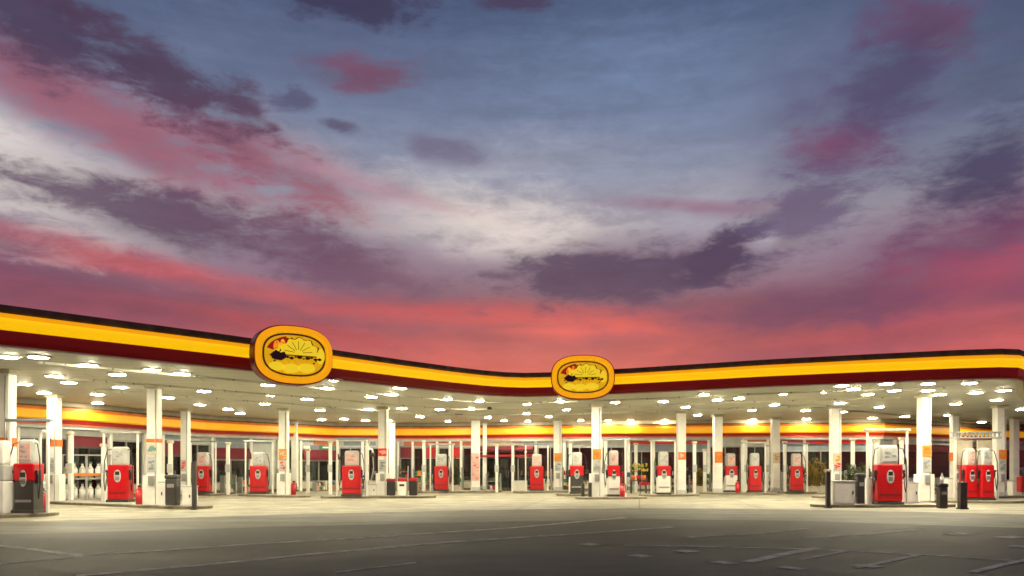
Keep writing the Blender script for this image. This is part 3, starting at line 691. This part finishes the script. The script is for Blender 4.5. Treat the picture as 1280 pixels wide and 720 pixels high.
lamp_pole(88.5, 35.5, 3.0, 'slim white post with small cap left of the gas bottle cage')
lamp_pole(130, 36.5, 2.5, 'slim white post between the gas bottle cage and the large red pump')
lamp_pole(932, 50.6, 3.3, 'slim white post standing between the overlapping red pumps')
lamp_pole(413, 47.0, 3.0, 'slim pale post left of the red pump with round display')
lamp_pole(1127, 42.0, 3.0, 'slim pale green-white post right behind the widest red pump')
lamp_pole(1066, 46.0, 3.1, 'slim white post with small plates behind the narrow dark bin')
lamp_pole(388-3, 50.0, 2.6, 'slim white post at the left side of the dark window under the green sign')

for px, d, h, lab in [(487-28, 46, 2.9, 'slim pale post just left of the red-poster column'), (530, 50, 3.1, 'slim white post right of the three bins'), (621, 51, 2.9, 'slim white post right of the canopy-bend columns'), (641, 52, 3.0, 'slim white post left of the long white chest'),
   (713, 47, 3.0, 'slim white post right of the brown-poster column'), (757, 46, 3.1, 'slim white post right behind the nearest middle column'), (795, 51, 3.0, 'slim white post behind the yellow flowers'), (868, 48, 3.0, 'slim white post right of the small-orange-poster column'),
   (881, 50, 2.6, 'short white post left of the solid-orange-poster column'), (958, 51, 2.9, 'slim white post left of the crest-poster column'), (981, 52-1, 3.1, 'slim white post right of the crest-poster column'), (1096, 43, 2.9, 'slim white post left behind the widest red pump'), (285, 46.5, 2.9, 'slim white post in front of the burgundy window at left'), (201+12, 41, 2.8, 'slim white post behind the dark waste bin of the left island')]:
    lamp_pole(px, d, h, lab)
# fire extinguishers (small red things)
def exting(px, d, label, z=ISL):
    t = thing('fire_extinguisher', label, 'extinguisher', at(px, d, z), 0, 'red fire extinguishers')
    mb = MB(); mb.cyl(0, 0, 0, .55, .13, .13); mb.cyl(0, 0, .55, .66, .12, .04); mb.build('cylinder', REDP, t)
    MB().box(-.05, .08, -.03, .03, .66, .74).build('valve', BLACK, t); MB().tube([(.05, 0, .70), (.16, 0, .6), (.17, 0, .2)], .018, 6).build('hose', BLACK, t)
exting(174, 31.2, 'red fire extinguisher at the foot of the column right of the large red pump')
exting(367, 42.8, 'red fire extinguisher at the foot of the orange-poster column')
exting(778, 39.6, 'red fire extinguisher right of the pump with white lower cabinet')
exting(52, 26.4, 'red fire extinguisher beside the nearest pump at the left edge')
exting(922, 46.6, 'red fire extinguisher between the overlapping red pumps')
# red box + small red signs
t = thing('hose_box', 'upright red hose box right of the nearest middle column', 'hose box', at(777.5, 40.9, ISL)); MB().box(-.16, .16, -.2, .2, 0, 1.25, bevel=.05).build('box_body', REDP, t); MB().box(-.1, .1, -.215, -.2, .6, 1.0).build('door', REDD, t)
t = thing('hose_box', 'upright red hose box cut by the right edge of the photo', 'hose box', at(1278, 40.9, ISL)); MB().box(-.2, .2, -.2, .2, .2, 1.0, bevel=.05).build('box_body', REDP, t); MB().box(-.12, .12, -.215, -.2, .4, .8).build('door', REDD, t)

# ------------------------------------------------------------------ the shop
shop = thing('convenience_store', 'long low filling station shop with glass front and amber fascia behind the pumps', 'shop', (0, 50, 0))
def spart(name, mb, m, par=None): 
    return mb.build(name, m, par or shop, loc=(0, -50, 0) if par is None else None)
def slab(mb, x0, x1, z0, z1, o0, o1):
    mb.strip(wpts(x0, x1), [(o0, z0), (o1, z0), (o1, z1), (o0, z1)]); return mb
L0, L1 = -250, 1395
spart('upper_wall', slab(MB(), L0, L1, 4.30, 4.695, -.1, .05), CREAM)
spart('yellow_fascia', MB().strip(WALL, [(-.1, 3.82), (.42, 3.82), (.5, 3.88), (.5, 4.22), (.42, 4.26), (-.1, 4.26)]), YELB)
spart('red_fascia', MB().strip(WALL, [(0, 3.64), (.38, 3.64), (.42, 3.815), (0, 3.815)]), REDB)
spart('orange_fascia', MB().strip(WALL, [(.06, 4.262), (.44, 4.262), (.44, 4.38), (.06, 4.38)]), ORANGE)
spart('fascia_cap', MB().strip(WALL, [(.06, 4.382), (.46, 4.382), (.46, 4.46), (.06, 4.46)]), CAPM)
spart('lower_trim', MB().strip(WALL, [(.03, 3.40), (.30, 3.40), (.30, 3.555), (.03, 3.555)]), PALE)
spart('soffit', slab(MB(), L0, L1, 3.56, 3.62, -.05, .36), CORAL)  # coral colour paints in the orange reflection under the shop fascia
spart('lintel', slab(MB(), L0, L1, 3.1, 3.56, -.15, .02), PALE)
spart('plinth', slab(MB(), L0, L1, .0, .18, -.12, .04), KDARK)
spart('back_wall', slab(MB(), L0, L1, 0.02, 3.6, -6.2, -6.0), WOOD)
spart('shop_ceiling', slab(MB(), L0, L1, 3.42, 3.5, -6.0, -.2), PALE)
spart('shop_floor', slab(MB(), L0, L1, .02, .06, -6.0, -.2), SHFL)
mb = MB(); 
for x in range(-230, 1380, 46): slab(mb, x, x+16, 3.36, 3.41, -2.4, -2.0)
spart('shop_lights', mb, TUBEL)
def window(x0, x1, z0=.62, z1=3.0, mull=0, m=None):
    f = MB(); fw = 1.3
    slab(f, x0, x0+fw, z0, z1, -.10, .03); slab(f, x1-fw, x1, z0, z1, -.10, .03); slab(f, x0+fw, x1-fw, z1-.09, z1, -.10, .03); slab(f, x0+fw, x1-fw, z0, z0+.08, -.10, .03)
    for i in range(mull):
        c = x0+(x1-x0)*(i+1)/(mull+1); slab(f, c-.5, c+.5, z0+.08, z1-.09, -.07, .02)
    fr = spart('window_frame', f, GREY if m is None else CHAR)
    p = MB(); slab(p, x0+fw, x1-fw, z0+.08, z1-.09, -.05, -.035)
    p.build('pane', m or GLASS, fr)
def door(x0, x1, z1=2.3):
    f = MB(); c = (x0+x1)/2
    for a, b in ((x0, x0+1.2), (c-.6, c+.6), (x1-1.2, x1)): slab(f, a, b, .19, z1, -.10, .03)
    slab(f, x0+1.2, c-.6, z1-.1, z1, -.10, .03); slab(f, c+.6, x1-1.2, z1-.1, z1, -.10, .03)
    fr = spart('door', f, CHAR)
    p = MB(); slab(p, x0+1.2, c-.6, .19, z1-.1, -.05, -.035); slab(p, c+.6, x1-1.2, .19, z1-.1, -.05, -.035); p.build('pane', GLASS, fr)
    h = MB(); slab(h, c-1.6, c-1.2, .9, 1.4, .035, .07); slab(h, c+1.2, c+1.6, .9, 1.4, .035, .07); h.build('handle', GREY, fr)
def wallp(x0, x1, z0, z1, m, name='wall', o=0.0): return spart(name, slab(MB(), x0, x1, z0, z1, -.12, .01+o), m)
def header(x0, x1, z0, z1, m=BURG, out=.5):
    return spart('awning', MB().strip(wpts(x0, x1), [(.02, z0), (out, z0), (out, z0+(z1-z0)*.35), (.1, z1), (.02, z1)]), m)
def pilaster(x, w=3.6, m=WHITE, z1=3.56): spart('pilaster', slab(MB(), x-w/2, x+w/2, .0, z1, -.1, .16), m)

bays = [(-250, -150, 'g'), (-150, -60, 'g'), (-60, 20, 'g'), (22, 84, 'g'), (88, 134, 'dh'), (138, 178, 'g'), (180, 200, 'w'), (203, 230, 'd'), (232, 262, 'g'), (266, 311, 'bh'), (314, 346, 'w'), (348, 373, 'g'),
        (376, 421, 'bh2'), (424, 452, 'g'), (455, 496, 'g'), (500, 515, 'r'), (517, 530, 'g'), (532, 546, 'r'), (548, 562, 'g'), (564, 576, 'r'), (578, 590, 'g'), (593, 622, 'aw'), (624, 645, 'awd'), (647, 668, 'aw'),
        (672, 704, 'g'), (707, 742, 'g'), (744, 784, 'g'), (788, 816, 'rb'), (818, 846, 'rb'), (849, 884, 'rb'), (887, 926, 'g'), (929, 958, 'g'), (961, 1004, 'rb'), (1006, 1046, 'rb'), (1048, 1086, 'rb'),
        (1089, 1116, 'w'), (1118, 1150, 'n'), (1152, 1190, 'n'), (1193, 1246, 'c'), (1249, 1300, 'g'), (1303, 1390, 'g')]
for x0, x1, k in bays:
    if k == 'g':
        wallp(x0, x1, .18, .62, CREAM); window(x0, x1, mull=max(0, int((x1-x0)/22)))
        wallp(x0, x1, 3.0, 3.1, PALE)
    elif k == 'w': wallp(x0, x1, .18, 3.1, PALE)
    elif k == 'dh': door(x0, x1, 2.6); wallp(x0, x1, 2.6, 3.1, BURG)
    elif k == 'd': wallp(x0, x1, 2.3, 3.1, BURG); door(x0, x1, 2.3)
    elif k in ('bh', 'bh2'):
        wallp(x0, x1, 2.75, 3.1, BLUEG); header(x0+.5, x1-.5, 2.12, 2.78, BURG, .35); wallp(x0, x1, 2.1, 2.75, CHAR)
        window(x0, x1, .62, 2.1, 1); wallp(x0, x1, .18, .62, CREAM)
    elif k == 'r':
        wallp(x0, x1, 2.3, 3.1, BLUEG); spart('banner', slab(MB(), x0+1, x1-1, 2.25, 3.0, .02, .07), REDP if x0 != 500 else BURG); window(x0, x1, .3, 2.3)
    elif k in ('aw', 'awd'):
        header(x0, x1, 2.72, 3.05, BURG, .9); header(x0, x1, 2.3, 2.6, REDD, 1.2); wallp(x0, x1, 2.3, 3.1, PALE)
        if k == 'aw': window(x0, x1, .3, 2.3, 1)
        else: door(x0, x1, 2.3)
    elif k == 'rb':
        spart('red_band', slab(MB(), x0, x1, 3.12, 3.34, .022, .12), REDP); wallp(x0, x1, 2.7, 3.1, BLUEG); window(x0, x1, .4, 2.7, 1); wallp(x0, x1, .18, .4, PALE)
    elif k == 'n':
        wallp(x0, x1, 2.72, 3.1, BURG); window(x0, x1, .9, 2.72, 0, DKGLS); wallp(x0, x1, .18, .9, PALE)
    elif k == 'c':
        wallp(x0, x1, .18, 3.1, CREAM); 
        lat = MB()
        for i in range(14): slab(lat, x0+2+i*3.6, x0+3.4+i*3.6, 2.75, 2.98, .02, .06)
        slab(lat, x0+1, x1-1, 2.98, 3.04, .02, .07); slab(lat, x0+1, x1-1, 2.68, 2.74, .02, .07); spart('lattice', lat, CHAR)
for x in [-59.5, 21, 86, 136, 179, 201.5, 231, 264, 312.5, 347, 374.5, 422.5, 453.5, 498, 516, 531, 547, 563, 577, 591.5, 670, 705.5, 743, 786, 817, 847.5, 885.5, 927.5, 959.5, 1005, 1047, 1087.5, 1117, 1151, 1191.5, 1247.5, 1301.5]:
    pilaster(x, 2.6 if 495 < x < 600 else 3.2)
# green shop sign and pale round lamp above the dark window
sg = slab(MB(), 399, 416, 2.85, 3.08, .06, .12); spart('green_sign', sg, GREEN)
sg = slab(MB(), 402, 413, 2.91, 3.02, .122, .13); spart('sign_print', sg, WHITE)
sg = slab(MB(), 378, 386, 2.85, 3.06, .06, .12); spart('round_sign', sg, WHITE)
# crimson strips and pale boards that vary the frontage
for x0, x1, z0, z1, m in [(205, 229, 3.2, 3.45, BLUEG), (270, 340, 3.12, 3.5, BLUEG), (392, 425, 3.15, 3.45, CORAL), (430, 470, 3.12, 3.45, BLUEG), (505, 590, 3.1, 3.5, CORAL), (600, 640, 3.12, 3.4, CREAM), (1120, 1190, 3.12, 3.4, PALE), (930, 960, 3.2, 3.5, CORAL), (1000, 1080, 3.36, 3.5, PINK)]:
    spart('sign_board', slab(MB(), x0, x1, z0, z1, .03, .09), m)

# ------------------------------------------------------------------ goods behind the glass and outside
GM = [mat('goods_red', (.5, .03, .02), .5), mat('goods_green', (.08, .22, .05), .5), mat('goods_white', (.68, .66, .58), .5), mat('goods_orange', (.65, .22, .03), .5), mat('goods_blue', (.05, .10, .28), .5), mat('goods_brown', (.13, .07, .03), .6)]
SH = []
def shelf_unit(px, off, w, h, seed, label):
    d = wd(px); x, y = P(px, d); a, b = Vector(P(px-2, wd(px-2))), Vector(P(px+2, wd(px+2))); t_ = (b-a).normalized(); n = Vector((t_.y, -t_.x))
    rz = math.atan2(t_.y, t_.x)
    t = thing('goods_shelf', label, 'shelf', (x+n.x*off, y+n.y*off, .065 if off < 0 else .0), rz, 'goods shelves in and along the shop front')
    r = random.Random(seed)
    f = MB(); f.box(-w/2, -w/2+.05, -.25, .25, 0, h); f.box(w/2-.05, w/2, -.25, .25, 0, h); f.build('shelf_frame', GALV, t)
    k = max(2, int(h/.42)); f = MB()
    for i in range(k): f.box(-w/2+.05, w/2-.05, -.25, .25, .08+i*(h-.1)/k, .11+i*(h-.1)/k)
    f.build('shelf_board', GALV, t)
    ms = {}
    for i in range(k):
        xx = -w/2+.08; z = .11+i*(h-.1)/k
        while xx < w/2-.22:
            ww = r.uniform(.10, .26); hh = r.uniform(.16, .33); mi = r.choice((0, 1, 2, 2, 3, 4, 5, 5, 1))
            mb = ms.setdefault(mi, MB())
            if r.random() < .5: mb.box(xx, xx+ww*.9, -.22, .1, z+.001, z+hh, bevel=.012)
            else:
                mb.cyl(xx+ww/2, -.1, z+.001, z+hh*.7, ww*.42, ww*.42, 10); mb.cyl(xx+ww/2, -.1, z+hh*.7, z+hh, ww*.3, ww*.12, 10)
            xx += ww+.02
    for mi, mb in ms.items(): mb.build('goods', GM[mi], t)
inside = [(-20, 1.5), (50, 1.6), (112, 1.4), (158, 1.7), (246, 1.6), (284, 1.5), (300, 1.3), (361, 1.8), (393, 1.2), (437, 1.7), (470, 1.5), (523, 1.5), (539, 1.5), (556, 1.7), (584, 1.6), (610, 1.4),
          (657, 1.5), (690, 1.7), (724, 1.6), (764, 1.7), (806, 1.2), (838, 1.6), (860, 1.7), (874, 1.4), (905, 1.7), (944, 1.6), (982, 1.5), (1028, 1.4), (1068, 1.5), (1272, 1.6)]
wherei = ['at the left edge', 'behind the orange-banded column', 'behind the gas bottle cage', 'behind the large red pump', 'left of the burgundy window', 'in the left half of the burgundy window', 'in the right half of the burgundy window',
          'behind the orange-poster column', 'in the dark window under the green sign', 'behind the pump with round display', 'behind the red-poster column', 'above the bins', 'right of the bins under a red banner', 'behind the lone red pump',
          'left of the canopy-bend column', 'under the burgundy awning, left', 'under the burgundy awning, right', 'left of the brown-poster column', 'left of the nearest middle column', 'right of the nearest middle column',
          'behind the yellow flowers', 'behind the half-white pump', 'right of the small-orange-poster column, left unit', 'right of the small-orange-poster column, right unit', 'behind the overlapping pumps', 'behind the red pump beside the overlapping pair',
          'behind the small red pump', 'behind the golden shrubs', 'left of the widest red pump', 'near the right edge']
for i, ((px, h), wh) in enumerate(zip(inside, wherei)):
    shelf_unit(px, -1.4-.6*(i % 2), random.choice((1.2, 1.5, .9)), h, 100+i, 'wire goods shelf inside the shop, '+wh)
outside = [(275, 1.1, .8, 'low rack of pale goods outside, below the left half of the burgundy window'), (296, 1.0, .75, 'low rack of pale goods outside, below the right half of the burgundy window'),
           (535, 1.1, .8, 'low goods rack left of the lone red pump'), (575, 1.6, .9, 'tall goods rack right of the lone red pump'), (621, 1.2, 1.0, 'goods rack with red box right of the canopy-bend column'), 
           (868, 1.1, .9, 'goods rack outside between the two orange-poster columns'), (880, 1.3, .6, 'narrow goods rack left of the solid-orange-poster column'), (957, 1.3, .7, 'narrow goods rack left of the crest-poster column'),
           (1140, .8, .9, 'low rack below the left dark shop opening'), (1168, .8, .8, 'low rack below the right dark shop opening'), (395, .6, 1.6, 'low white counter rack below the dark window under the green sign'),
  (220, 1.4, .9, 'goods rack before the shop between the boxed column and slimmer column'), (344, 1.5, .7, 'tall narrow goods rack left of the orange-poster column'), (454, 1.3, .8, 'goods rack behind the curved pole with black reel'),
  (506, 1.7, .7, 'tall goods rack behind the middle of the three bins'), (524, 1.5, .7, 'goods rack right behind the rightmost of the three bins'), (686, 1.5, .7, 'goods rack between the lone chest pump and brown-poster column'),
  (712, 1.6, .7, 'goods rack right behind the brown-poster column'), (757, 1.5, .7, 'goods rack behind the nearest middle column'), (788, 1.4, .5, 'narrow goods rack left of the yellow flowers'), (842, 1.6, .6, 'goods rack right of the half-white pump by the flowers'),
  (979, 1.3, .7, 'goods rack right behind the crest-poster column'), (1060, 1.4, .8, 'goods rack behind the wide low white cabinet'), (1256, 1.6, .8, 'goods rack between the two rightmost columns'), (62, 1.5, .9, 'goods rack behind the orange-banded column at left')]
for i, (px, h, w, lab) in enumerate(outside): shelf_unit(px, .9, w, h, 300+i, lab)

# gas bottle cage with individual bottles
cg = P(108, 36.6)
t = thing('bottle_cage', 'galvanised two-level gas bottle cage left of the large red pump', 'cage', (cg[0], cg[1], 0), R(32))
for sx in (-.95, 0, .95): MB().box(sx-.03, sx+.03, -.3, -.24, 0, 2.1).build('upright', GALV, t); MB().box(sx-.03, sx+.03, .24, .3, 0, 2.1).build('upright', GALV, t)
mb = MB(); mb.box(-.98, .98, -.3, .3, 1.02, 1.07); mb.box(-.98, .98, -.3, .3, .10, .15); mb.build('shelf', GALV, t)
mb = MB(); mb.box(-.98, .98, -.31, -.29, 1.18, 1.30); mb.build('label_strip', ORANGE, t)
mb = MB(); mb.box(-1.0, 1.0, -.32, .32, 2.1, 2.15); mb.build('cage_roof', GALV, t)
def bottle(i, lx, z, lab):
    o = thing('gas_bottle', lab, 'gas bottle', (cg[0]+lx*math.cos(R(32)), cg[1]+lx*math.sin(R(32)), z), 0, 'gas bottles in the cage')
    mb = MB(); mb.cyl(0, 0, 0, .42, .13, .13); mb.cyl(0, 0, .42, .56, .128, .05); mb.cyl(0, 0, .56, .66, .05); mb.build('bottle_body', WHITE, o); MB().cyl(0, 0, .66, .74, .07).build('valve', GREEN if i % 2 else CHAR, o)
for lev, (z, nm) in enumerate(((1.072, 'upper'), (.152, 'lower'))):
    for i in range(6): bottle(i, -.8+.32*i, z, 'white gas bottle, %s from the left on the %s cage shelf' % (ORD[i], nm))

# flowers and shrubs
def leaf_cloud(mb, n, rx, ry, rz, cz, s, rnd):
    for i in range(n):
        while True:
            v = Vector((rnd.uniform(-1, 1), rnd.uniform(-1, 1), rnd.uniform(-1, 1)))
            if v.length < 1 and (v.length > .45 or rnd.random() < .3): break
        k = 1+.25*math.sin(v.x*5+v.z*4)+.15*math.sin(v.y*9)
        p = Vector((v.x*rx*k, v.y*ry*k, cz+v.z*rz*k)); p.z = max(p.z, .1)
        a = Vector((rnd.gauss(0, 1), rnd.gauss(0, 1), rnd.gauss(0, 1))).normalized(); b = a.orthogonal().normalized(); q = s*rnd.uniform(.6, 1.4)
        vs = [mb.bm.verts.new(p+a*q), mb.bm.verts.new(p+b*q*.5), mb.bm.verts.new(p-a*q), mb.bm.verts.new(p-b*q*.5)]; mb.bm.faces.new(vs)
def shrub(px, d, rx, h, m, lab, seed, planter=True):
    t = thing('shrub', lab, 'shrub', at(px, d), 0, 'shrubs in front of the shop'); rnd = random.Random(seed)
    z = .0
    if planter: MB().box(-.35, .35, -.3, .3, 0, .42, bevel=.03).build('planter', CREAM, t); z = .35
    mb = MB()
    for i in range(7):
        q = i*.9; mb.tube([(0, 0, z), (math.cos(q)*rx*.3, math.sin(q)*.2, z+(h-z)*.5), (math.cos(q)*rx*.6, math.sin(q)*.35, h*.85)], .018, 5)
    mb.build('stems', BARK, t)
    mb = MB(); leaf_cloud(mb, 1100, rx, min(rx, .6), (h-z)/2, z+(h-z)/2, .06, rnd); mb.build('foliage', m, t)
shrub(1012, 49.3, .55, 1.95, LEAF1, 'olive-gold shrub in a pale planter, left of a pair, right of the small red pump', 1)
shrub(1024, 49.6, .55, 2.1, LEAF1, 'taller olive-gold shrub in a pale planter, left of the dark bollard with pale cap', 2)
shrub(1066, 45.0, .5, 1.7, LEAF2, 'dark green shrub behind the narrow dark waste bin', 3)
shrub(1080, 46.0, .5, 1.8, LEAF2, 'dark green shrub directly left of the widest red pump', 4)
shrub(570, 52.6, .25, 2.2, LEAF2, 'narrow dark shrub right of the lone red pump', 5)
shrub(876, 50.5, .35, 1.5, LEAF1, 'small golden shrub left of the solid-orange-poster column', 6)
t = thing('flower_stand', 'stand of yellow flowers left of the half-white red pump', 'flower stand', at(798, 49.0), 0)
mb = MB(); mb.box(-.5, .5, -.25, .25, .75, .80)
for sx in (-.45, .45): mb.box(sx-.03, sx+.03, -.2, .2, 0, .75)
mb.build('table', CHAR, t)
for sx in (-.32, 0, .32): MB().cyl(sx, 0, .802, 1.1, .10, .14).build('bucket', ORANGE if sx else REDP, t)
rnd = random.Random(9); st = MB(); fl = MB()
for i in range(46):
    sx = rnd.choice((-.32, 0, .32)); q = rnd.uniform(0, 6.28); r_ = rnd.uniform(.05, .28); hh = rnd.uniform(1.35, 1.9)
    st.tube([(sx, 0, 1.05), (sx+math.cos(q)*r_, math.sin(q)*r_, hh)], .008, 4); fl.ball(sx+math.cos(q)*r_, math.sin(q)*r_, hh, rnd.uniform(.04, .075), .7, 1)
st.build('stems', STEM, t); fl.build('blossoms', FLOW, t)
t = thing('flower_table', 'low table with red goods under the yellow flowers', 'table', at(806, 47.0), 0)
MB().box(-.3, .3, -.2, .2, .55, .7, bevel=.02).build('tray', REDP, t); mb = MB()
for sx in (-.25, .25): mb.box(sx-.02, sx+.02, -.02, .02, 0, .55)
mb.build('leg', CHAR, t)

# ------------------------------------------------------------------ camera and render settings
cam = bpy.data.cameras.new('Camera'); co = bpy.data.objects.new('Camera', cam); COL.objects.link(co)
co.location = (0, 0, CAM); co.rotation_euler = (R(90), 0, 0)
cam.sensor_width = 36; cam.lens = F/1280*36; cam.shift_y = (HOR-360)/1280; cam.clip_end = 2000
S.camera = co
S.view_settings.view_transform = 'Standard'; S.view_settings.look = 'None'; S.view_settings.gamma = 1; S.view_settings.exposure = 0
S.render.resolution_x = 1024; S.render.resolution_y = 576
S.render.engine = 'CYCLES'
try:
    S.cycles.filter_width = 1.6
    S.cycles.max_bounces = 5; S.cycles.diffuse_bounces = 3; S.cycles.transparent_max_bounces = 6
except Exception: pass
